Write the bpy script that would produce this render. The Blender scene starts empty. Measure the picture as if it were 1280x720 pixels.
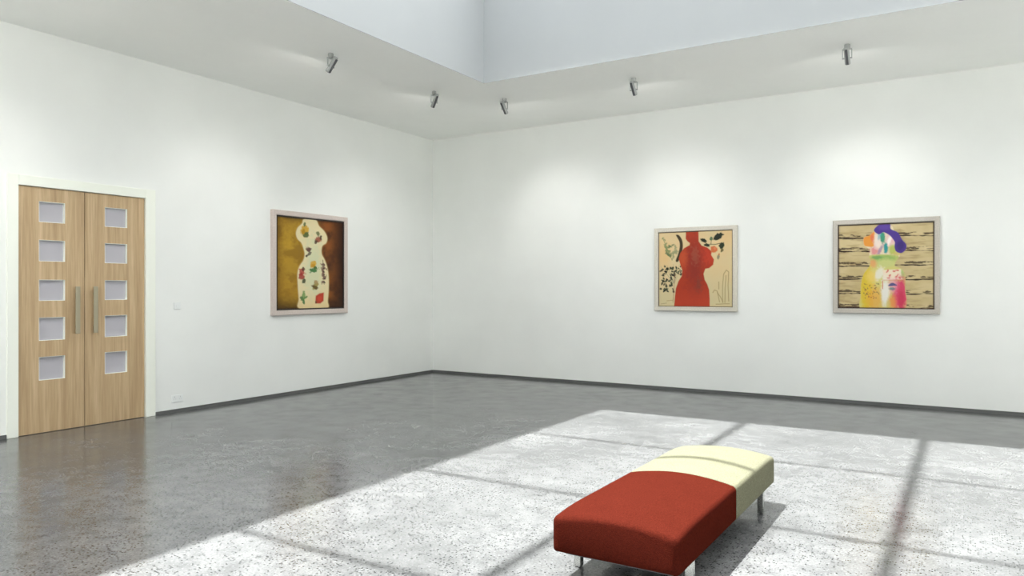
import bpy, bmesh, math, random
import numpy as np
from mathutils import Vector, Matrix

random.seed(4)
C = bpy.context.scene.collection
PI = math.pi

# ------------------------------------------------------------------ sizes (metres)
W, L, H = 12.68, 14.18, 4.143          # room: x 0..W, y 0..-L
HX0, HX1, HY0, HY1 = 2.825, 9.845, -2.584, -11.58   # skylight opening
T = 5.5                                # glazing level
CAM = (8.157, -10.564, 1.5)

# ------------------------------------------------------------------ helpers
def tag(o, label=None, cat=None, group=None, kind=None):
    if label: o['label'] = label
    if cat: o['category'] = cat
    if group: o['group'] = group
    if kind: o['kind'] = kind
    return o

def empty(name, loc=(0, 0, 0), rz=0.0, parent=None):
    o = bpy.data.objects.new(name, None)
    o.empty_display_size = .1
    C.objects.link(o)
    o.location = loc
    o.rotation_euler = (0, 0, rz)
    if parent: o.parent = parent
    return o

def link(name, bm, mat, parent=None, smooth=False, loc=None):
    me = bpy.data.meshes.new(name)
    bmesh.ops.recalc_face_normals(bm, faces=bm.faces)
    bm.to_mesh(me); bm.free()
    for m in (mat if isinstance(mat, (list, tuple)) else [mat]):
        me.materials.append(m)
    if smooth:
        for p in me.polygons: p.use_smooth = True
    o = bpy.data.objects.new(name, me)
    C.objects.link(o)
    if parent: o.parent = parent
    if loc: o.location = loc
    return o

def box(bm, a, b, bevel=0.0, seg=2, mi=0):
    x0, x1 = sorted((a[0], b[0])); y0, y1 = sorted((a[1], b[1])); z0, z1 = sorted((a[2], b[2]))
    vs = [bm.verts.new(p) for p in ((x0,y0,z0),(x1,y0,z0),(x1,y1,z0),(x0,y1,z0),(x0,y0,z1),(x1,y0,z1),(x1,y1,z1),(x0,y1,z1))]
    fs = [bm.faces.new([vs[i] for i in q]) for q in ((0,3,2,1),(4,5,6,7),(0,1,5,4),(1,2,6,5),(2,3,7,6),(3,0,4,7))]
    for f in fs: f.material_index = mi
    if bevel:
        es = list({e for f in fs for e in f.edges})
        bmesh.ops.bevel(bm, geom=es, offset=bevel, segments=seg, profile=.5, affect='EDGES')
    return vs

def lathe(bm, prof, n=24, M=Matrix()):
    """prof: (r, z) pairs; closed with caps."""
    rings = []
    for r, z in prof:
        rings.append([bm.verts.new(M @ Vector((r*math.cos(2*PI*i/n), r*math.sin(2*PI*i/n), z))) for i in range(n)])
    for a, b in zip(rings, rings[1:]):
        for i in range(n):
            bm.faces.new((a[i], a[(i+1) % n], b[(i+1) % n], b[i]))
    bm.faces.new(list(reversed(rings[0]))); bm.faces.new(rings[-1])

# ------------------------------------------------------------------ materials
def mat(name, col=(.8,.8,.8), rough=.5, metal=0.0, spec=.5):
    m = bpy.data.materials.new(name); m.use_nodes = True
    b = m.node_tree.nodes['Principled BSDF']
    b.inputs['Base Color'].default_value = (*col, 1)
    b.inputs['Roughness'].default_value = rough
    b.inputs['Metallic'].default_value = metal
    b.inputs['Specular IOR Level'].default_value = spec
    return m, m.node_tree.nodes, m.node_tree.links, b

def noise(N, Lk, vec, scale, detail=2, rough=.5, dist=0.0):
    n = N.new('ShaderNodeTexNoise')
    n.inputs['Scale'].default_value = scale
    n.inputs['Detail'].default_value = detail
    n.inputs['Roughness'].default_value = rough
    n.inputs['Distortion'].default_value = dist
    Lk.new(vec, n.inputs['Vector'])
    return n.outputs['Fac']

def ramp(N, Lk, fac, stops):
    r = N.new('ShaderNodeValToRGB')
    while len(r.color_ramp.elements) < len(stops): r.color_ramp.elements.new(.5)
    for e, (p, c) in zip(r.color_ramp.elements, stops):
        e.position = p; e.color = (*c, 1) if len(c) == 3 else c
    Lk.new(fac, r.inputs['Fac'])
    return r.outputs['Color']

def mixc(N, Lk, fac, a, b, mode='MIX'):
    m = N.new('ShaderNodeMix'); m.data_type = 'RGBA'; m.blend_type = mode
    for s, v in ((m.inputs[0], fac), (m.inputs[6], a), (m.inputs[7], b)):
        if hasattr(v, 'is_linked'): Lk.new(v, s)
        elif isinstance(v, (int, float)): s.default_value = v
        else: s.default_value = (*v, 1)
    return m.outputs[2]

def wall_paint(name, col):
    m, N, Lk, b = mat(name, col, .85, 0, .2)
    g = N.new('ShaderNodeNewGeometry')
    f = noise(N, Lk, g.outputs['Position'], 1.3, 3)
    c = ramp(N, Lk, f, [(.3, tuple(v*.975 for v in col)), (.7, tuple(min(1, v*1.015) for v in col))])
    Lk.new(c, b.inputs['Base Color'])
    bp = N.new('ShaderNodeBump'); bp.inputs['Strength'].default_value = .04; bp.inputs['Distance'].default_value = .002
    Lk.new(noise(N, Lk, g.outputs['Position'], 180, 2), bp.inputs['Height'])
    Lk.new(bp.outputs['Normal'], b.inputs['Normal'])
    return m

M_wall = wall_paint('wall_paint', (.87, .882, .86))
M_ceil = wall_paint('ceiling_paint', (.972, .98, .955))
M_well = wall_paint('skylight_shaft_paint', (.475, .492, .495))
M_trim, _, _, _ = mat('cream_gloss_paint', (.90, .92, .84), .4)
M_base, _, _, _ = mat('grey_skirting', (.11, .113, .11), .5)
M_plate, _, _, _ = mat('white_plastic', (.85, .87, .86), .35)
M_slot, _, _, _ = mat('socket_slot_grey', (.6, .61, .61), .5)
M_bar, _, _, _ = mat('skylight_bar_paint', (.6, .62, .63), .5)

# polished concrete
M_floor, N, Lk, b = mat('polished_concrete', (.3,.3,.3), .12)
g = N.new('ShaderNodeNewGeometry'); P = g.outputs['Position']
big = noise(N, Lk, P, .9, 6, .62, .25)
base = ramp(N, Lk, big, [(.28, (.118,.119,.120)), (.5, (.166,.167,.169)), (.74, (.222,.223,.225))])
mid = noise(N, Lk, P, 7, 6, .72, 0)
base = mixc(N, Lk, 1.0, base, ramp(N, Lk, mid, [(.32, (.66,.66,.67)), (.56, (1,1,1)), (.8, (1.0,1.0,1.0))]), 'MULTIPLY')
fine = noise(N, Lk, P, 70, 3, .7)
base = mixc(N, Lk, 1.0, base, ramp(N, Lk, fine, [(.32, (.62,.62,.62)), (.6, (1,1,1))]), 'MULTIPLY')
vor = N.new('ShaderNodeTexVoronoi'); vor.inputs['Scale'].default_value = 80; Lk.new(P, vor.inputs['Vector'])
sep = N.new('ShaderNodeSeparateColor'); Lk.new(vor.outputs['Color'], sep.inputs['Color'])
def math_(op, a, b_):
    n = N.new('ShaderNodeMath'); n.operation = op
    for s, v in ((n.inputs[0], a), (n.inputs[1], b_)):
        if hasattr(v, 'is_linked'): Lk.new(v, s)
        else: s.default_value = v
    return n.outputs[0]
clump = ramp(N, Lk, noise(N, Lk, P, 3.2, 3), [(.38, (0,0,0)), (.66, (1,1,1))])
thr = math_('MULTIPLY', clump, .25)
chip = math_('MULTIPLY', math_('LESS_THAN', sep.outputs['Red'], math_('ADD', thr, .065)),
             math_('LESS_THAN', vor.outputs['Distance'], .50))
base = mixc(N, Lk, math_('MULTIPLY', chip, .85), base, (.012,.013,.014))
lite = math_('MULTIPLY', math_('GREATER_THAN', sep.outputs['Green'], .90), math_('LESS_THAN', vor.outputs['Distance'], .38))
base = mixc(N, Lk, math_('MULTIPLY', lite, .2), base, (.42,.43,.43))
Lk.new(base, b.inputs['Base Color'])
rr = ramp(N, Lk, noise(N, Lk, P, 4, 4), [(.3, (.12,)*3), (.7, (.22,)*3)])
Lk.new(rr, b.inputs['Roughness'])
b.inputs['IOR'].default_value = 1.44
bp = N.new('ShaderNodeBump'); bp.inputs['Strength'].default_value = .10; bp.inputs['Distance'].default_value = .0015
Lk.new(noise(N, Lk, P, 26, 3), bp.inputs['Height']); Lk.new(bp.outputs['Normal'], b.inputs['Normal'])

# light oak veneer, vertical grain
M_oak, N, Lk, b = mat('light_oak_veneer', (.5,.38,.24), .45, 0, .35)
g = N.new('ShaderNodeNewGeometry')
mp = N.new('ShaderNodeMapping'); mp.inputs['Scale'].default_value = (1, 1, .035); Lk.new(g.outputs['Position'], mp.inputs['Vector'])
n1 = noise(N, Lk, mp.outputs['Vector'], 16, 4, .6, .4)
n2 = noise(N, Lk, mp.outputs['Vector'], 75, 3, .6)
c1 = ramp(N, Lk, n1, [(.28, (.44,.305,.17)), (.5, (.54,.39,.228)), (.72, (.66,.495,.305))])
c1 = mixc(N, Lk, 1.0, c1, ramp(N, Lk, n2, [(.3, (.84,.82,.78)), (.6, (1,1,1))]), 'MULTIPLY')
Lk.new(c1, b.inputs['Base Color'])

M_pane, N, Lk, b = mat('frosted_lilac_glass', (.46,.445,.485), .4)
M_steel, N, Lk, b = mat('brushed_steel', (.40,.355,.25), .45, .35)
M_chrome, N, Lk, b = mat('satin_chrome', (.58,.59,.57), .25, 1.0)
M_lamp, N, Lk, b = mat('satin_aluminium', (.46,.47,.465), .42, .4)
M_lampd, N, Lk, b = mat('dark_grey', (.11,.112,.118), .5, .2)
M_dark, N, Lk, b = mat('dark_liner', (.018,.012,.009), .5)

M_lens, N, Lk, b = mat('lit_lamp_lens', (.9,.9,.9), .3)
b.inputs['Emission Color'].default_value = (1, .98, .94, 1); b.inputs['Emission Strength'].default_value = 5

def fabric(name, col, sc=230):
    m, N, Lk, b = mat(name, col, 1.0, 0, 0.0)
    tc = N.new('ShaderNodeTexCoord'); v = tc.outputs['Object']
    f = noise(N, Lk, v, 150, 3, .7)
    c = ramp(N, Lk, f, [(.3, tuple(x*.66 for x in col)), (.7, tuple(min(1, x*1.30) for x in col))])
    c = mixc(N, Lk, 1.0, c, ramp(N, Lk, noise(N, Lk, v, 9, 3), [(.3, (.93,)*3), (.7, (1.0,)*3)]), 'MULTIPLY')
    Lk.new(c, b.inputs['Base Color'])
    bp = N.new('ShaderNodeBump'); bp.inputs['Strength'].default_value = .8; bp.inputs['Distance'].default_value = .004
    Lk.new(noise(N, Lk, v, sc, 2, .6), bp.inputs['Height']); Lk.new(bp.outputs['Normal'], b.inputs['Normal'])
    return m
M_red = fabric('red_wool_fabric', (.064, .0105, .0062))
M_cream = fabric('cream_wool_fabric', (.18, .177, .122))

def frame_mat(name, col):
    m, N, Lk, b = mat(name, col, .45, .15, .4)
    g = N.new('ShaderNodeNewGeometry')
    f = noise(N, Lk, g.outputs['Position'], 60, 3)
    Lk.new(ramp(N, Lk, f, [(.3, tuple(x*.9 for x in col)), (.7, tuple(min(1, x*1.05) for x in col))]), b.inputs['Base Color'])
    return m
M_frame1 = frame_mat('pale_silver_rose_frame', (.66, .575, .53))
M_frame2 = frame_mat('ivory_wood_frame', (.68, .64, .56))
M_frame3 = frame_mat('grey_beige_frame', (.54, .50, .445))

M_art, N, Lk, b = mat('painted_canvas', (1,1,1), .55, 0, .25)
at = N.new('ShaderNodeAttribute'); at.attribute_name = 'paint'
Lk.new(at.outputs['Color'], b.inputs['Base Color'])

# thin skylight glass: passes light straight through, with a faint gloss
M_glass = bpy.data.materials.new('skylight_glass'); M_glass.use_nodes = True
N = M_glass.node_tree.nodes; Lk = M_glass.node_tree.links; N.clear()
out = N.new('ShaderNodeOutputMaterial'); mx = N.new('ShaderNodeMixShader')
tr = N.new('ShaderNodeBsdfTransparent'); tr.inputs['Color'].default_value = (.95,.975,.97,1)
gl = N.new('ShaderNodeBsdfGlossy'); gl.inputs['Roughness'].default_value = .05
mx.inputs[0].default_value = .06
Lk.new(tr.outputs[0], mx.inputs[1]); Lk.new(gl.outputs[0], mx.inputs[2]); Lk.new(mx.outputs[0], out.inputs['Surface'])

# ------------------------------------------------------------------ room shell
TH = .2
def struct(name, boxes, m, label=None, cat=None, bevel=0):
    bm = bmesh.new()
    for a, b_ in boxes: box(bm, a, b_, bevel)
    o = link(name, bm, m)
    return tag(o, label, cat, kind='structure')

struct('floor', [((-TH, TH, -.2), (W+TH, -L-TH, 0))], M_floor, 'grey polished concrete floor with dark specks', 'floor')
DY0, DY1, DZ = -6.799, -5.444, 2.541       # double-door opening in the left wall
FO0, FO1, FZ = -6.903, -5.322, 2.645       # outside of its frame
struct('wall_left', [((-TH, TH, 0), (0, FO1-.05, H)), ((-TH, FO1-.05, FZ-.05), (0, FO0+.05, H)), ((-TH, FO0+.05, 0), (0, -L-TH, H)),
                     ((-TH, FO1-.05, 0), (-.12, FO0+.05, FZ-.05))], M_wall, 'white left gallery wall holding the double door', 'wall')
struct('wall_back', [((0, 0, 0), (W, TH, H))], M_wall, 'white far gallery wall holding two framed paintings', 'wall')
struct('wall_right', [((W, TH, 0), (W+TH, -L-TH, H))], M_wall, 'white right gallery wall outside the view', 'wall')
struct('wall_front', [((0, -L, 0), (W, -L-TH, H))], M_wall, 'white gallery wall behind the viewer', 'wall')
CT = .12; CL = .006
struct('ceiling', [((-TH, TH, H), (HX0-CL, -L-TH, H+CT)), ((HX1+CL, TH, H), (W+TH, -L-TH, H+CT)),
                   ((HX0-CL, TH, H), (HX1+CL, HY0+CL, H+CT)), ((HX0-CL, HY1-CL, H), (HX1+CL, -L-TH, H+CT))], M_ceil,
       'white ceiling around the large skylight opening', 'ceiling')
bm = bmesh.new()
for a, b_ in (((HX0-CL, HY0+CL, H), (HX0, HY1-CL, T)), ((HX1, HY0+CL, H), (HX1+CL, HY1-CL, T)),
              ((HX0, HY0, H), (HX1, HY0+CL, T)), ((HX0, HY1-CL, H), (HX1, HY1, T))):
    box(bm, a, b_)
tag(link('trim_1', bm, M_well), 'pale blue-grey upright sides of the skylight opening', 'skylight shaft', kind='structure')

# skylight glazing: bars and glass at the top of the shaft
win = empty('window_1', ((HX0+HX1)/2, (HY0+HY1)/2, T))
tag(win, 'rooflight of glass panes between bars above the ceiling opening', 'skylight', kind='structure')
cx, cy = win.location.x, win.location.y
bm = bmesh.new()
box(bm, (HX0-CT, HY0+CT, T), (HX1+CT, HY0-.136, T+.06)); box(bm, (HX0-CT, HY1, T), (HX1+CT, HY1-CT, T+.06))  # unseen far lip added to keep sun off the shaft wall
box(bm, (HX0-CT, HY0, T), (HX0, HY1, T+.06)); box(bm, (HX1, HY0, T), (HX1+CT, HY1, T+.06))
SX, SY = 1.454/T, .098
for X in (6.03, 7.78, 9.53):
    x = X - 1.454 - SX*.03
    box(bm, (x-.036, HY0, T), (x+.036, HY1, T+.06))
for Y in (-3.90, -5.735, -7.53, -9.33):
    y = Y - SY*T
    box(bm, (HX0, y-.024, T+.001), (HX1, y+.024, T+.059))
o = link('window_frame', bm, M_bar, win); o.location = (-cx, -cy, -T)
bm = bmesh.new(); box(bm, (HX0-.05, HY0+.05, T+.061), (HX1+.05, HY1-.05, T+.069))
bmesh.ops.delete(bm, geom=[f for f in bm.faces if f.normal.z < .5 and f.calc_center_median().z < T+.068], context='FACES')
bm.faces.ensure_lookup_table()
o = link('glass_pane', bm, M_glass, win); o.location = (-cx, -cy, -T)

# skirting
bh, bd = .040, .010
struct('baseboard_left', [((0, 0, 0), (bd, FO1, bh)), ((0, FO0, 0), (bd, -L, bh))], M_base, 'thin dark grey skirting along the left wall', 'skirting')
struct('baseboard_back', [((bd, -bd, 0), (W-bd, 0, bh))], M_base, 'thin dark grey skirting along the far wall', 'skirting')
struct('baseboard_right', [((W-bd, 0, 0), (W, -L, bh))], M_base, 'thin dark grey skirting along the unseen right wall', 'skirting')
struct('baseboard_front', [((bd, -L, 0), (W-bd, -L+bd, bh))], M_base, 'thin dark grey skirting along the unseen front wall', 'skirting')

# door frame
fr = .022
bm = bmesh.new()
box(bm, (-.11, FO0, 0), (fr, DY0, FZ), .004); box(bm, (-.11, DY1, 0), (fr, FO1, FZ), .004)
box(bm, (-.11, DY0-.001, DZ), (fr-.0005, DY1+.001, FZ), .004)
tag(link('trim_2', bm, M_trim), 'cream painted frame around the wooden double door', 'door frame', kind='structure')

# door leaves
MIDY = -6.130
def pane_rect(y0, y1, z0, z1): return (y0, y1, z0, z1)
ROWZ = [(2.182, 2.396), (1.777, 1.998), (1.367, 1.586), (.955, 1.194), (.545, .787)]
def door(name, y0, y1, py0, py1, hy, label):
    t = empty(name, (-.02, (y0+y1)/2, 0)); tag(t, label, 'door', kind='structure')
    ox, oy = -.02, (y0+y1)/2
    bm = bmesh.new()
    zs = [0.006] + [z for r in reversed(ROWZ) for z in r] + [DZ-.004]
    X0, X1 = -.062, -.006
    def bb(a, c, z0, z1): box(bm, (X0-ox, a-oy, z0), (X1-ox, c-oy, z1))
    bb(y0, py0, zs[0], zs[-1]); bb(py1, y1, zs[0], zs[-1])
    for i in range(0, len(zs), 2): bb(py0, py1, zs[i], zs[i+1])
    bmesh.ops.remove_doubles(bm, verts=bm.verts, dist=.0001)
    link('door_leaf', bm, M_oak, t)
    for z0, z1 in ROWZ:
        bm = bmesh.new(); e = .004
        box(bm, (-.055-ox, py0+e-oy, z0+e), (-.040-ox, py1-e-oy, z1-e))
        gpane = link('glass_pane', bm, M_pane, t)
        bm = bmesh.new()
        for a, c, q, r in ((py0, py0+e, z0, z1), (py1-e, py1, z0, z1), (py0+e, py1-e, z0, z0+e), (py0+e, py1-e, z1-e, z1)):
            box(bm, (-.0555-ox, a-oy, q), (-.0065-ox, c-oy, r))
        bead = link('glazing_bead', bm, M_trim, gpane)
    bm = bmesh.new()
    box(bm, (.028-ox, hy-.024-oy, 1.012), (.038-ox, hy+.024-oy, 1.517), .003)
    for z in (1.09, 1.44): lathe(bm, [(.009, -.006), (.009, .03)], 12, Matrix.Translation((-ox, hy-oy, z)) @ Matrix.Rotation(PI/2, 4, 'Y'))
    link('handle', bm, M_steel, t)
    return t
door('door_1', DY0+.003, MIDY-.004, -6.595, -6.335, -6.222, 'left oak door leaf with five square panes and long pull handle')
door('door_2', MIDY+.004, DY1-.003, -5.910, -5.652, -6.030, 'right oak door leaf with five square panes, nearer the wall corner')

# wall plates
def plate(name, y, z, w, h, label, cat, socket):
    t = empty(name, (0, y, z)); tag(t, label, cat)
    bm = bmesh.new(); box(bm, (0, -w/2, -h/2), (.009, w/2, h/2), .003)
    link('face_plate', bm, M_plate, t)
    if socket:
        for s in (-1, 1):
            bm = bmesh.new()
            for dy, dz, a, c in ((0, .02, .004, .008), (-.012, -.004, .006, .003), (.012, -.004, .006, .003)):
                box(bm, (.0085, s*w*.25+dy-a, dz-c), (.0095, s*w*.25+dy+a, dz+c))
            link('socket_hole', bm, M_slot, t)
    else:
        bm = bmesh.new(); box(bm, (.009, -.012, -.02), (.014, .012, .02), .002)
        link('rocker', bm, M_plate, t)
plate('wall_socket', -5.03, .165, .15, .088, 'white double power socket low on left wall beside the door', 'socket', True)
plate('light_switch', -5.034, 1.285, .086, .086, 'small white light switch on left wall at handle height', 'switch', False)

# ------------------------------------------------------------------ paintings
def S(c): # sRGB 0-255 -> linear
    c = np.asarray(c, float)/255
    return np.where(c <= .04045, c/12.92, ((c+.055)/1.055)**2.4)

def vnoise(x, y, seed, sc):
    rs = np.random.RandomState(seed); G = rs.rand(64, 64)
    x = x*sc; y = y*sc
    xi = np.floor(x).astype(int); yi = np.floor(y).astype(int); fx = x-xi; fy = y-yi
    fx = fx*fx*(3-2*fx); fy = fy*fy*(3-2*fy)
    g_ = lambda a, b_: G[a % 64, b_ % 64]
    return (g_(xi, yi)*(1-fx)+g_(xi+1, yi)*fx)*(1-fy)+(g_(xi, yi+1)*(1-fx)+g_(xi+1, yi+1)*fx)*fy
def fbm(x, y, seed, sc, o=4):
    return sum(vnoise(x, y, seed+i, sc*2**i)/2**i for i in range(o))/sum(1/2**i for i in range(o))

class Art:
    """a picture worked out in units of a 0..1 square; coordinates are given on a drawing grid (x right, y down)."""
    def __init__(s, nx, ny, x0, x1, ytl, ytr, ybl, ybr):
        s.nx, s.ny = nx, ny
        u, v = np.meshgrid(np.linspace(0, 1, nx), np.linspace(0, 1, ny)); s.u, s.v = u, v   # v 0 at top
        top = ytl+(ytr-ytl)*u; bot = ybl+(ybr-ybl)*u
        s.x = x0+(x1-x0)*u; s.y = top+(bot-top)*v
        s.c = np.zeros((ny, nx, 3))
    def put(s, col, a):
        a = np.clip(a, 0, 1)[..., None]; s.c = s.c*(1-a)+np.asarray(col)*a
    def poly(s, pts, soft=3):
        x, y = s.x, s.y; ins = np.zeros(x.shape, bool); d = np.full(x.shape, 1e9)
        n = len(pts)
        for i in range(n):
            (x1, y1), (x2, y2) = pts[i], pts[(i+1) % n]
            if y1 != y2:
                cnd = ((y1 > y) != (y2 > y)) & (x < (x2-x1)*(y-y1)/(y2-y1)+x1); ins ^= cnd
            dx, dy = x2-x1, y2-y1; t = np.clip(((x-x1)*dx+(y-y1)*dy)/(dx*dx+dy*dy+1e-9), 0, 1)
            d = np.minimum(d, np.hypot(x-x1-t*dx, y-y1-t*dy))
        sd = np.where(ins, d, -d)
        return np.clip(sd/soft+.5, 0, 1)
    def smooth(s, pts, soft=3):   # Catmull-Rom outline
        P = [np.array(p, float) for p in pts]; n = len(P); out = []
        for i in range(n):
            a, b_, c, d = P[i-1], P[i], P[(i+1) % n], P[(i+2) % n]
            for k in range(5):
                t = k/5
                out.append(tuple(.5*(2*b_+(c-a)*t+(2*a-5*b_+4*c-d)*t*t+(3*b_-a-3*c+d)*t**3)))
        return s.poly(out, soft)
    def blob(s, cx, cy, rx, ry, rot=0, soft=.25, wob=.25, seed=0):
        ca, sa = math.cos(rot), math.sin(rot); dx, dy = s.x-cx, s.y-cy
        X = (dx*ca+dy*sa)/rx; Y = (-dx*sa+dy*ca)/ry
        r = np.hypot(X, Y)*(1+wob*(fbm(s.x+seed*91, s.y, 5+seed, .09, 2)-.5)*2)
        return np.clip((1-r)/soft+.5, 0, 1)
    def stroke(s, pts, w, soft=2):
        d = np.full(s.x.shape, 1e9)
        for (x1, y1), (x2, y2) in zip(pts, pts[1:]):
            dx, dy = x2-x1, y2-y1; t = np.clip(((s.x-x1)*dx+(s.y-y1)*dy)/(dx*dx+dy*dy+1e-9), 0, 1)
            d = np.minimum(d, np.hypot(s.x-x1-t*dx, s.y-y1-t*dy))
        return np.clip((w-d)/soft+.5, 0, 1)

def art_dress():
    A = Art(170, 190, 95, 498, 80, 118, 645, 630); x, y = A.x, A.y
    f = fbm(x, y, 1, .012, 4)
    A.c[:] = S((150, 112, 30)); A.put(S((184, 146, 44)), A.blob(185, 330, 75, 260, 0, 1.2, .5)*(.5+.6*f))
    A.put(S((104, 58, 20)), np.clip((x-300)/60, 0, 1)); g2 = fbm(x, y, 77, .02, 4)
    A.put(S((142, 80, 30)), np.clip((x-300)/60, 0, 1)*np.clip((g2-.42)*5, 0, 1)*.8*np.clip((470-x)/70, 0, 1)); A.put(S((66, 36, 14)), np.clip((x-300)/60, 0, 1)*np.clip((.45-g2)*5, 0, 1)*.7)
    A.put(S((132, 96, 24)), np.clip((300-x)/60, 0, 1)*np.clip((.5-g2)*5, 0, 1)*.7)
    A.put(S((165, 122, 30)), np.clip((330-x)/60, 0, 1)*np.clip((100-np.abs(y-520))/80, 0, 1)*.3)
    dr = np.clip((x-415)/75, 0, 1); A.put(S((38, 20, 10)), dr*.85)
    A.put(S((92, 62, 14)), np.clip((140-x)/50, 0, 1)*.6)
    A.put(S((60, 36, 12)), np.clip((130-y)/40, 0, 1)*.6*np.clip((x-120)/50, .3, 1)); A.put(S((50, 30, 10)), np.clip((y-560)/70, 0, 1)*.75)
    e = np.minimum.reduce([A.u, 1-A.u, A.v, 1-A.v]); A.put(S((22, 12, 6)), np.clip((.022-e)/.02, 0, 1))
    out = [(252,100),(320,104),(342,140),(375,172),(393,210),(386,242),(364,258),(357,285),(360,312),(378,345),(394,392),(402,450),(402,520),(396,590),
           (388,634),(226,636),(221,580),(215,500),(213,430),(223,385),(247,347),(255,310),(247,272),(235,242),(212,217),(204,185),(214,152),(240,125)]
    A.put(S((196, 160, 92)), A.smooth(out, 16)); m = A.smooth(out, 5)
    A.put(S((226, 212, 168)), m); A.put(S((205, 212, 176)), m*A.blob(308, 400, 50, 170, 0, .9, .5, 2)*.7); A.put(S((222, 190, 130)), m*np.clip((y-520)/120, 0, 1)*.6)
    R = lambda *a, **k: A.blob(*a, **k)
    for (c, args, sd) in (
        ((205,158,40),(255,168,22,32),1),((178,132,22),(248,175,10,18),2),((70,92,46),(265,196,17,13),3),((90,104,60),(256,132,6,12),9),
        ((150,70,50),(338,222,18,17,-.6),4),((104,112,70),(334,184,10,13),5),((70,50,38),(352,208,8,12),6),((80,56,44),(322,236,8,12),16),
        ((92,46,46),(279,283,15,15),7),((106,98,82),(280,310,20,7,-.7),8),((70,60,50),(266,320,6,6),18),
        ((208,162,48),(307,366,20,20),9),((40,112,52),(304,408,22,11),10),((60,100,40),(318,392,14,10),17),((196,142,30),(304,380,12,12),19),
        ((176,72,62),(238,420,15,22),11),((160,50,46),(236,446,18,20,.4),12),((62,70,44),(252,470,11,15),13),((90,50,40),(246,400,7,12),20),
        ((148,130,58),(318,502,14,26,.5),14),((92,72,34),(318,508,20,9,.4),15),((168,140,90),(322,478,10,12),21),
        ((112,148,84),(250,560,9,26),22),((70,112,56),(240,578,14,8,.7),23),((96,130,70),(262,570,14,6,-.6),24),((60,110,60),(250,598,6,14),25)):
        A.put(S(c), m*R(*args, soft=.4, wob=.5, seed=sd)*.92)
    for k, (yy, r) in enumerate(((372, 7), (392, 11), (410, 13), (430, 10), (452, 8), (475, 6))):
        A.put(S((116, 80, 70)), m*R(369+5*math.sin(k*2), yy, r+4, 8, .5*k, soft=.5, wob=.7, seed=30+k)*.9)
        A.put(S((74, 62, 52)), m*R(374-4*math.sin(k), yy+4, r*.5, 5, .5*k, soft=.5, wob=.7, seed=40+k))
    A.put(S((96, 80, 66)), m*A.stroke([(366, 345), (368, 380)], 2)); A.put(S((96, 80, 66)), m*A.stroke([(372, 470), (374, 490)], 2))
    hexa = [(322, 560), (345, 545), (372, 540), (370, 590), (350, 606), (318, 606)]
    A.put(S((184, 66, 44)), m*A.poly(hexa, 6)); A.put(S((206, 72, 48)), m*R(345, 576, 14, 16)*.8); A.put(S((96, 70, 40)), m*R(324, 598, 6, 8)*.7)
    return A

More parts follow.
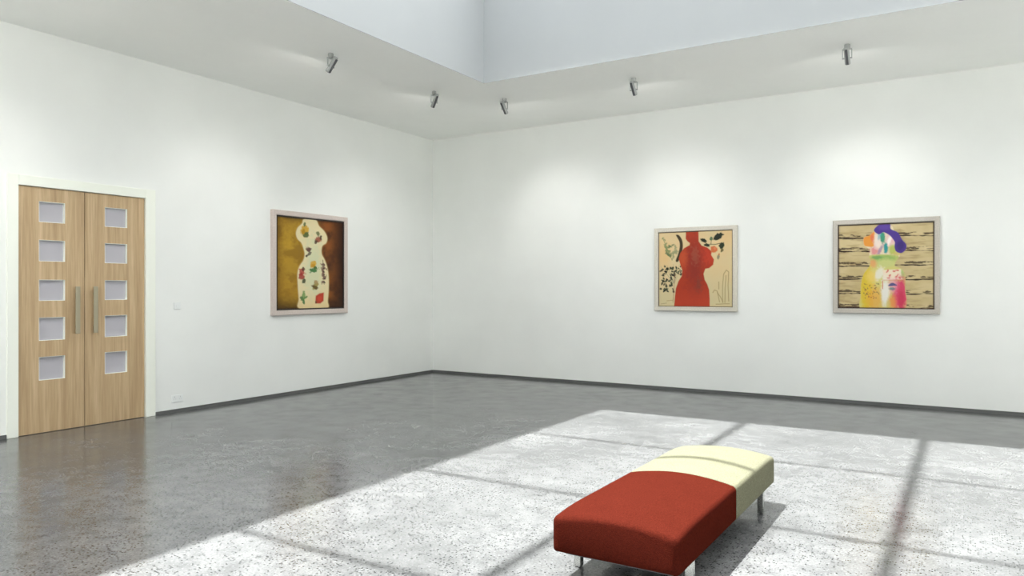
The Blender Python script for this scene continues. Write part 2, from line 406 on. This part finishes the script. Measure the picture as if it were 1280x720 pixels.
def art_red():
    A = Art(180, 180, 92, 612, 105, 90, 628, 632); x, y = A.x, A.y
    f = fbm(x, y, 11, .01, 4)
    A.c[:] = S((214, 198, 156)); A.put(S((222, 190, 140)), f*.8); A.put(S((196, 190, 150)), np.clip((y-330)/250, 0, 1)*.5)
    A.put(S((226, 182, 120)), A.blob(130, 270, 50, 90, 0, 1.2)*.5); A.put(S((226, 186, 130)), A.blob(570, 150, 60, 80, 0, 1.4)*.5)
    # green sprig, upper left
    for k, (a, b_) in enumerate((((190, 300), (120, 140)), ((190, 300), (215, 195)), ((185, 270), (150, 250)), ((170, 240), (135, 205)), ((195, 260), (225, 235)), ((165, 215), (190, 190)))):
        A.put(S((134, 140, 100)), A.stroke([a, b_], 2.5)*.8)
        for t in np.linspace(.15, 1, 8):
            px, py = a[0]+(b_[0]-a[0])*t, a[1]+(b_[1]-a[1])*t
            A.put(S(((128, 138, 92), (150, 150, 112), (104, 118, 78))[k % 3]), A.blob(px+random.uniform(-11, 11), py+random.uniform(-7, 7), 12, 5, random.uniform(0, 3), .6, .5, k)*.75)
    A.put(S((62, 52, 34)), A.smooth([(218,122),(240,124),(262,158),(268,205),(258,250),(236,308),(216,306),(232,262),(244,215),(244,175),(232,148)], 5))
    # leaf cluster, lower left
    for k in range(11):
        A.put(S((150, 150, 120)), A.stroke([(205, 470), (108+k*15, 345+16*math.sin(k*1.9))], 1.6)*.55)
    for k in range(85):
        px, py = random.uniform(104, 256), random.uniform(345, 525)
        if px > 210 and py > 410: continue
        A.put(S(random.choice(((34, 40, 28), (48, 58, 40), (60, 70, 52), (28, 30, 24)))), A.blob(px, py, random.uniform(7, 13), random.uniform(4, 7), random.uniform(0, 3), .5, .6, k)*.92)
    A.put(S((150, 84, 56)), A.stroke([(212, 400), (206, 450), (203, 520), (196, 600)], 2)*.7)
    A.put(S((120, 100, 70)), A.stroke([(110, 612), (150, 606)], 2)*.6); A.put(S((150, 110, 70)), A.stroke([(150, 590), (195, 585)], 2)*.6)
    body = [(290,98),(378,95),(380,168),(400,198),(440,213),(470,240),(466,265),(486,298),(480,334),(452,358),(426,362),(414,398),(422,440),(440,472),(452,510),
            (456,570),(456,640),(204,640),(211,560),(218,500),(236,450),(260,412),(264,372),(250,332),(238,290),(250,250),(276,216),(316,194),(318,180),(298,164),(288,148)]
    m = A.poly(body, 5)
    A.put(S((170, 56, 30)), m); A.put(S((196, 62, 40)), m*A.blob(440, 270, 45, 70, 0, 1.2)*.7); A.put(S((128, 44, 36)), m*A.blob(350, 340, 55, 170, 0, 1.4, .5, 4)*.7)
    A.put(S((202, 88, 48)), m*A.blob(268, 290, 28, 60, 0, 1.2)*.6); A.put(S((186, 64, 40)), m*np.clip((y-480)/100, 0, 1)*.6)
    A.put(S((118, 60, 48)), m*A.blob(378, 470, 16, 45, 0, .9, .8, 6)*.6); A.put(S((160, 92, 70)), m*A.blob(355, 270, 20, 50, 0, 1.2, .8, 7)*.4)
    # fruit branch, upper right
    A.put(S((86, 80, 56)), A.stroke([(405, 165), (445, 190), (500, 190), (540, 180)], 2.5)); A.put(S((86, 80, 56)), A.stroke([(465, 190), (470, 140)], 2))
    for (cx_, cy_, a, b_, r, c) in ((512,136,36,22,-.6,(38,44,32)),(416,162,22,11,.5,(36,42,30)),(438,196,20,9,.2,(50,58,42)),(538,200,17,22,.3,(44,54,36)),(540,232,10,14,.4,(118,108,70)),
                                    (466,150,10,13,0,(92,110,78)),(516,280,9,16,.2,(142,132,104)),(520,262,5,8,0,(190,120,80))):
        A.put(S(c), A.blob(cx_, cy_, a, b_, r, .3, .35, int(cx_)))
    A.put(S((206, 110, 66)), A.blob(486, 226, 24, 24, 0, .3, .2)); A.put(S((226, 140, 96)), A.blob(492, 218, 10, 9, 0, .7)*.6)
    # pale plant outlines, lower right
    for pts in ([(478,530),(490,512),(508,520),(516,556),(524,596)],[(508,530),(530,560),(548,598)],[(519,455),(519,505)],[(545,600),(545,480),(552,400),(570,372),(586,385),(582,480),(586,590)],[(560,600),(562,500),(568,410)],[(500,612),(590,608)]):
        A.put(S((158, 136, 92)), A.stroke(pts, 3)*.75)
    e = np.minimum.reduce([A.u, 1-A.u, A.v, 1-A.v]); A.put(S((120, 92, 58)), np.clip((.012-e)/.01, 0, 1)*.8)
    return A

def art_planks():
    A = Art(190, 180, 85, 718, 100, 78, 645, 655); x, y = A.x, A.y
    f = fbm(x, y*2.2, 21, .009, 5)
    A.c[:] = S((190, 170, 124)); A.put(S((208, 190, 146)), np.clip(f*1.6-.4, 0, 1)); A.put(S((160, 136, 96)), np.clip((fbm(x*.5, y*3, 27, .02, 4)-.55)*4, 0, 1)*.7)
    w = (fbm(x*.6, y*.2, 33, .02, 3)-.5)
    k = 0
    for side, ys in ((0, (186, 272, 368, 455, 550, 640)), (1, (168, 266, 362, 458, 554, 650))):
        for yy in ys:
            k += 1; hs = (x < 330) if side == 0 else (x >= 330)
            t = fbm(x+k*77, y*0+k*31, 41+k, .016, 4)
            A.put(S((42, 28, 20)), hs*np.clip((1.8+t*6-np.abs(y-yy-w*14))/2.5, 0, 1)*np.clip(t*3-.4, .35, 1))
            n_ = fbm(x*.55+k*33, y*2.6, 60+k, .045, 4); near = np.exp(-((y-yy+16)/17)**2)
            A.put(S((52, 36, 26)), hs*np.clip((n_*near-.46)*12, 0, 1)*.85)
    e = np.minimum.reduce([A.u, 1-A.u, A.v, 1-A.v])
    body = [(310,296),(484,300),(472,345),(470,372),(510,388),(536,440),(534,520),(524,660),(254,660),(240,560),(244,480),(262,420),(300,370),(306,330)]
    head = [(330,140),(360,150),(440,100),(470,160),(500,230),(500,290),(480,312),(312,312),(302,260),(264,232),(262,182),(300,168)]
    A.put(S((222, 206, 176)), A.smooth(head, 5))
    A.put(S((226, 150, 62)), A.smooth([(262,182),(300,166),(332,142),(334,195),(326,238),(290,240),(264,230)], 6))
    A.put(S((222, 112, 84)), A.blob(318, 182, 12, 24, 0, .8)*.8); A.put(S((214, 120, 130)), A.blob(338, 268, 30, 28, 0, .9, .6)*.8)
    A.put(S((232, 216, 206)), A.blob(356, 205, 24, 50, 0, .8)*.9); A.put(S((226, 170, 190)), A.blob(440, 190, 26, 40, 0, .9, .5, 2)*.7)
    A.put(S((242, 232, 226)), A.blob(432, 200, 12, 34, .3, .8)); A.put(S((70, 150, 120)), A.blob(388, 178, 17, 34, 0, .4)); A.put(S((96, 176, 190)), A.blob(366, 168, 10, 28, .2, .6)*.6)
    A.put(S((56, 150, 150)), A.blob(409, 252, 14, 36, 0, .5)); A.put(S((176, 186, 84)), A.blob(455, 262, 26, 34, .3, .7)*.9); A.put(S((120, 104, 160)), A.blob(372, 262, 10, 40, .5, .8)*.6)
    A.put(S((196, 180, 90)), A.blob(480, 288, 26, 16, 0, .7)*.7)
    A.put(S((78, 56, 138)), A.smooth([(330,134),(352,104),(392,84),(436,90),(442,124),(488,148),(516,196),(542,228),(538,262),(510,284),(476,272),(466,240),(468,212),(452,186),(434,166),(410,152),(390,146),(362,160)], 5))
    A.put(S((52, 44, 100)), A.blob(505, 235, 26, 36, .4, .8)*.6); A.put(S((98, 70, 160)), A.blob(395, 112, 40, 20, 0, .9)*.6)
    m = A.smooth(body, 5)
    A.put(S((206, 198, 120)), m); A.put(S((150, 178, 98)), m*A.blob(400, 318, 90, 26, 0, .8)); A.put(S((110, 158, 92)), m*A.blob(350, 312, 34, 12, 0, .6)*.8)
    A.put(S((196, 200, 128)), m*A.blob(410, 350, 60, 26, 0, .8)); A.put(S((222, 150, 100)), m*A.blob(320, 352, 24, 26, 0, .8)*.8)
    A.put(S((214, 186, 58)), m*A.blob(280, 520, 44, 170, 0, .6)); A.put(S((222, 160, 64)), m*A.blob(335, 590, 50, 80, 0, .9)*.75); A.put(S((230, 200, 110)), m*A.blob(318, 440, 40, 40, 0, .9)*.7)
    A.put(S((226, 222, 206)), m*A.blob(368, 420, 26, 44, .4, .7)*.9)
    A.put(S((230, 214, 190)), m*A.poly([(388,396),(508,390),(520,460),(392,462)], 5))
    for px, py in ((420, 404), (436, 430), (462, 405), (484, 398), (480, 436), (424, 448), (500, 450)):
        A.put(S((206, 96, 86)), m*A.blob(px, py, 10, 5, px, .5, .6)*.85)
    A.put(S((160, 188, 120)), m*A.blob(520, 420, 12, 34, 0, .8)*.8)
    A.put(S((210, 74, 104)), m*A.blob(505, 560, 52, 110, 0, .6)); A.put(S((196, 52, 80)), m*A.blob(510, 590, 22, 56, 0, .8)*.8); A.put(S((222, 150, 174)), m*A.blob(450, 500, 34, 44, 0, .9)*.7)
    A.put(S((226, 222, 212)), m*A.blob(405, 545, 26, 90, 0, .7)); A.put(S((226, 140, 70)), m*A.blob(450, 610, 26, 44, 0, .9)*.8); A.put(S((206, 190, 110)), m*A.blob(425, 625, 14, 34, 0, .8)*.7)
    A.put(S((200, 60, 50)), m*A.stroke([(388, 468), (388, 520)], 2.5)*.7); A.put(S((200, 60, 50)), m*A.stroke([(390, 462), (520, 462)], 2)*.6)
    A.put(S((84, 84, 130)), m*A.smooth([(424,500),(440,484),(460,482),(484,498),(462,500),(446,502)], 4)); A.put(S((96, 110, 120)), m*A.blob(452, 520, 22, 10, 0, .5)*.8); A.put(S((90, 150, 140)), m*A.blob(444, 516, 10, 6)*.6)
    for k in range(34):
        px, py = random.uniform(262, 380), random.uniform(480, 585)
        A.put(S(random.choice(((120, 80, 60), (150, 70, 60), (96, 90, 66)))), m*A.blob(px, py, random.uniform(3, 9), random.uniform(2, 4), random.uniform(0, 3), .6, .6, k)*.7)
    A.put(S((80, 50, 34)), np.clip((.016-e)/.012, 0, 1)*.9)
    return A

def painting(name, wall, c0, z0, w, h, art, mf, fw, liner, label, group=None):
    """local frame: x right, y towards the room negative, z up; origin at the lower left back corner."""
    t = empty(name, (0, c0, z0) if wall == 'left' else (c0, 0, z0), PI/2 if wall == 'left' else 0)
    tag(t, label, 'painting', group)
    D = .05
    bm = bmesh.new()
    prof = [(0, 0), (0, D-.006), (.006, D), (fw-.008, D), (fw, D-.008), (fw, .006)]       # inset from edge, depth
    rings = []
    for i, dp in prof:
        rings.append([bm.verts.new(p) for p in ((i, -dp, i), (w-i, -dp, i), (w-i, -dp, h-i), (i, -dp, h-i))])
    rings.append(rings[0])
    for a, b_ in zip(rings, rings[1:]):
        for k in range(4): bm.faces.new((a[k], a[(k+1) % 4], b_[(k+1) % 4], b_[k]))
    link('frame', bm, mf, t)
    bm = bmesh.new()   # liner / rebate round the canvas
    lw = liner
    for a, b_ in (((fw, -.008, fw), (fw+lw, -.034, h-fw)), ((w-fw-lw, -.008, fw), (w-fw, -.034, h-fw)),
                  ((fw+lw, -.008, fw), (w-fw-lw, -.034, fw+lw)), ((fw+lw, -.008, h-fw-lw), (w-fw-lw, -.034, h-fw))): box(bm, a, b_)
    link('liner', bm, M_dark, t)
    # canvas: a stretched slab whose front grid carries the picture
    A = art; nx, ny = A.nx, A.ny
    x0, x1, zz0, zz1 = fw+lw*.5, w-fw-lw*.5, fw+lw*.5, h-fw-lw*.5
    yf = -.030
    vs = [(x0+(x1-x0)*A.u[j, i], yf, zz1+(zz0-zz1)*A.v[j, i]) for j in range(ny) for i in range(nx)]
    fs = [(j*nx+i, (j+1)*nx+i, (j+1)*nx+i+1, j*nx+i+1) for j in range(ny-1) for i in range(nx-1)]
    n = len(vs); vs += [(x0, -.010, zz1), (x1, -.010, zz1), (x1, -.010, zz0), (x0, -.010, zz0)]
    a, b_, c, d = 0, nx-1, ny*nx-1, (ny-1)*nx
    fs += [(n, n+1, n+2, n+3), (a, b_, n+1, n), (b_, c, n+2, n+1), (c, d, n+3, n+2), (d, a, n, n+3)]
    me = bpy.data.meshes.new('canvas'); me.from_pydata(vs, [], fs); me.materials.append(M_art)
    at = me.color_attributes.new('paint', 'FLOAT_COLOR', 'POINT')
    col = np.ones((len(vs), 4), np.float32); col[:n, :3] = A.c.reshape(-1, 3); col[n:, :3] = .5
    at.data.foreach_set('color', col.ravel())
    o = bpy.data.objects.new('canvas', me); C.objects.link(o); o.parent = t
    return t

painting('framed_painting', 'left', -3.622, 1.120, 1.443, 1.460, art_dress(), M_frame1, .070, .020,
         'framed painting of a flowered cream dress on gold and brown, left wall')
painting('framed_painting', 'back', 4.170, 1.166, 1.217, 1.217, art_red(), M_frame2, .062, .006,
         'framed painting of a red headless female figure with leaves, far wall')
painting('framed_painting', 'back', 6.632, 1.175, 1.221, 1.208, art_planks(), M_frame3, .060, .010,
         'framed painting of a multicoloured figure on tan planks, far wall')

# ------------------------------------------------------------------ bench
bx0, bx1, by0, by1, seam = 6.336, 7.008, -7.222, -5.205, -6.205
bench = empty('gallery_bench', ((bx0+bx1)/2, (by0+by1)/2, 0))
tag(bench, 'low upholstered bench, red front half and cream back half, in the sunlight', 'bench')
BX, BY = bench.location.x, bench.location.y
def cushion(name, y0, y1, m, end):
    """end: which y end is the outer (rounded) end, -1 near or +1 far."""
    nu, nv = 29, 33; zb, zt, R = .150, .345, .030
    # cross-section around x (closed loop), swept along y
    def section(shrink, crown, zt_):
        pts = []; a, b_ = bx0+shrink, bx1-shrink; z0 = zb+shrink*.7
        r = R; rb = .018
        for k in range(7): t = k/6*PI/2; pts.append((a+rb-rb*math.sin(t), z0+rb-rb*math.cos(t)))
        top = []
        for k in range(7): t = k/6*PI/2; pts.append((a+r-r*math.cos(t), zt_-r+r*math.sin(t)))
        for k in range(1, nu): 
            s = k/nu; X = a+r+(b_-a-2*r)*s; pts.append((X, zt_+crown*math.sin(PI*s)**.85))
        for k in range(7): t = k/6*PI/2; pts.append((b_-r+r*math.sin(t), zt_-r+r*math.cos(t)))
        for k in range(7): t = k/6*PI/2; pts.append((b_-rb+rb*math.cos(t), z0+rb-rb*math.sin(t)))
        return pts
    stations = []
    Ro, Ri = .035, .007
    for i in range(nv):
        s = i/(nv-1); y = y0+(y1-y0)*(.5-.5*math.cos(PI*s)); stations.append(y)
    bm = bmesh.new(); rings = []
    for y in stations:
        d0, d1 = y-y0, y1-y
        def edge(d, Rr): return 0 if d >= Rr else Rr-math.sqrt(max(0, Rr*Rr-(Rr-d)**2))
        sh = edge(d0, Ro if end < 0 else Ri)+edge(d1, Ro if end > 0 else Ri)
        do = d0 if end < 0 else d1; di = d1 if end < 0 else d0
        fall = .016*math.exp(-(do/.14)**2)
        crown = .036-.006*math.exp(-(do/.12)**2)
        rings.append([bm.verts.new((px-BX, y-BY, pz)) for px, pz in section(sh, crown, zt+.006-fall-sh*.8)])
    n = len(rings[0])
    for a, b_ in zip(rings, rings[1:]):
        for k in range(n): bm.faces.new((a[k], a[(k+1) % n], b_[(k+1) % n], b_[k]))
    bm.faces.new(rings[0]); bm.faces.new(list(reversed(rings[-1])))
    o = link(name, bm, m, bench, smooth=True)
    md = o.modifiers.new('ws', 'WEIGHTED_NORMAL') if False else None
    return o
c1 = cushion('cushion', by0, seam-.001, M_red, -1); c1['label'] = 'brick red woollen cushion'
c2 = cushion('cushion', seam+.001, by1, M_cream, 1); c2['label'] = 'cream woollen cushion'
bm = bmesh.new(); box(bm, (bx0+.05-BX, by0+.06-BY, .132), (bx1-.05-BX, by1-.06-BY, .151), .003)
link('base_board', bm, M_lampd, bench)
for lx in (bx0+.030, bx1-.030):
    for ly in (-6.965, -5.49):
        bm = bmesh.new(); box(bm, (lx-.02-BX, ly-.02-BY, .006), (lx+.02-BX, ly+.02-BY, .151), .003)
        lg = link('leg', bm, M_chrome, bench)
        bm = bmesh.new(); lathe(bm, [(.014, 0), (.014, .007)], 16, Matrix.Translation((lx-BX, ly-BY, 0)))
        link('foot_pad', bm, M_lampd, lg)

# ------------------------------------------------------------------ ceiling spotlights
# local frame: origin on the ceiling, -z down, +x the way the beam leans
TILT = math.radians(42)
def make_spot():
    t = empty('ceiling_spotlight')
    bm = bmesh.new(); lathe(bm, [(.028, 0), (.030, -.004), (.030, -.045), (.020, -.050), (.020, -.052)], 24)
    link('ceiling_mount', bm, M_lamp, t, smooth=False)
    # yoke: cross bar and two arms going down to the hinge
    bm = bmesh.new()
    box(bm, (-.016, -.046, -.060), (.016, .046, -.050), .002)
    for s in (-1, 1): box(bm, (-.007, s*.046-.004, -.155), (.007, s*.046+.004, -.052), .002)
    link('yoke', bm, M_lamp, t)
    hinge = Vector((0, 0, -.150)); d = Vector((math.sin(TILT), 0, -math.cos(TILT)))
    R = Vector((0, 0, 1)).rotation_difference(d).to_matrix().to_4x4()
    Mx = Matrix.Translation(hinge) @ R
    bm = bmesh.new(); lathe(bm, [(.021, -.125), (.025, -.119), (.027, -.100), (.029, .066), (.0275, .068), (.026, .060)], 28, Mx)
    body = link('lamp_body', bm, M_lamp, t)
    for s in (-1, 1):
        bm = bmesh.new(); lathe(bm, [(.008, .026), (.008, .050)], 14, Matrix.Translation(hinge) @ Matrix.Rotation(-s*PI/2, 4, 'X'))
        link('hinge_screw', bm, M_lamp, body)
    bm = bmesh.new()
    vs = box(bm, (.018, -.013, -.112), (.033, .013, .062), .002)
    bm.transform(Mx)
    link('dark_strip', bm, M_lampd, body)  # added dark strip along the lower back of the body
    bm = bmesh.new(); lathe(bm, [(.0255, .0605), (.0255, .064)], 24, Mx)
    link('lens', bm, M_lens, body)
    # the light it gives: a beam, and a soft spill from the lens
    pos = hinge+d*.075; rot = Vector((0, 0, -1)).rotation_difference(d).to_euler()
    la = bpy.data.lights.new('lamp_beam', 'SPOT'); la.energy = BEAM; la.spot_size = math.radians(82); la.spot_blend = 1.0; la.shadow_soft_size = .028; la.color = (1, .985, .95)
    o = bpy.data.objects.new('lamp_beam', la); C.objects.link(o); o.parent = t; o.location = pos; o.rotation_euler = rot
    la = bpy.data.lights.new('lamp_spill', 'AREA'); la.shape = 'DISK'; la.size = .056; la.energy = SPILL; la.color = (1, .985, .95)
    o = bpy.data.objects.new('lamp_spill', la); C.objects.link(o); o.parent = t; o.location = pos+d*.002; o.rotation_euler = rot
    return t
BEAM, SPILL = 37, 1.9

def copy_tree(o, parent=None):
    c = o.copy(); C.objects.link(c)
    if parent: c.parent = parent
    for ch in list(o.children): copy_tree(ch, c)
    return c

spots = [  # x, y, heading of the beam, label
    (2.03, -4.50, PI, 'satin metal ceiling spotlight nearest the viewer above the left wall'),
    (2.03, -2.60, PI-.42, 'satin metal ceiling spotlight by the room corner, tilted towards left wall'),
    (2.64, -1.79, PI/2, 'leftmost ceiling spotlight aimed at the far wall, under the skylight corner'),
    (4.56, -1.79, PI/2, 'ceiling spotlight above the red figure painting on the far wall'),
    (7.03, -1.79, PI/2, 'ceiling spotlight above the multicoloured figure painting on the far wall')]
unseen = [(2.03, -7.4, PI), (2.03, -9.6, PI), (2.03, -11.9, PI), (9.7, -1.79, PI/2),  # added spotlights, out of view, to lift the room's brightness
          (W-2.03, -2.7, 0), (W-2.03, -5.2, 0), (W-2.03, -7.7, 0), (W-2.03, -10.2, 0), (W-2.03, -12.2, 0),
          (3.6, -L+1.8, -PI/2), (6.2, -L+1.8, -PI/2), (8.8, -L+1.8, -PI/2)]
near_view = [unseen[0]+(None,), unseen[3]+(None,)]
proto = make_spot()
strong = {ch.data.type: ch.data.copy() for ch in proto.children if ch.type == 'LIGHT'}
for d_ in strong.values(): d_.energy *= 6.2 if d_.type == 'SPOT' else 10
proto['category'] = 'spotlight'; proto['group'] = 'ceiling spotlights around the skylight'
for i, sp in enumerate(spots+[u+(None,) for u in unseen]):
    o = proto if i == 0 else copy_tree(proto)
    if i >= len(spots) and sp not in near_view:                       # most of the added lamps run stronger, to brighten the room
        for ch in o.children:
            if ch.type == 'LIGHT':
                ch.data = strong[ch.data.type]
    o.location = (sp[0], sp[1], H); o.rotation_euler = (0, 0, sp[2])
    o['label'] = sp[3] or 'added ceiling spotlight outside the view, brightening the room'

# ------------------------------------------------------------------ daylight
w = bpy.data.worlds.new('sky'); bpy.context.scene.world = w; w.use_nodes = True
N = w.node_tree.nodes; Lk = w.node_tree.links
sky = N.new('ShaderNodeTexSky'); sky.sky_type = 'NISHITA'; sky.sun_disc = False
sky.sun_elevation = math.radians(70); sky.air_density = 1.0; sky.dust_density = 2.0
bg = N['Background']; bg.inputs['Strength'].default_value = .42
hs = N.new('ShaderNodeHueSaturation'); hs.inputs['Saturation'].default_value = .12
Lk.new(sky.outputs['Color'], hs.inputs['Color']); Lk.new(hs.outputs['Color'], bg.inputs['Color'])
sun = bpy.data.lights.new('sun', 'SUN'); sun.energy = 12.0; sun.angle = math.radians(.95); sun.color = (1, .99, .965)
so = bpy.data.objects.new('sun', sun); C.objects.link(so); so.location = (0, -6, 12)
so.rotation_euler = Vector((0, 0, -1)).rotation_difference(Vector((SX, SY, -1))).to_euler()

# ------------------------------------------------------------------ camera
cam = bpy.data.cameras.new('camera'); co = bpy.data.objects.new('camera', cam); C.objects.link(co)
cam.sensor_width = 36; cam.lens = 26.13; cam.clip_start = .05
co.location = CAM; co.rotation_euler = (PI/2, 0, math.atan2(.524, .852))
sc = bpy.context.scene; sc.camera = co
sc.view_settings.view_transform = 'Standard'; sc.view_settings.look = 'None'
sc.view_settings.exposure = 0.61; sc.view_settings.gamma = 1; sc.view_settings.use_curve_mapping = False
sc.cycles.use_denoising = True
sc.cycles.max_bounces = 16; sc.cycles.diffuse_bounces = 12; sc.cycles.transparent_max_bounces = 16
sc.cycles.caustics_reflective = False; sc.cycles.caustics_refractive = False
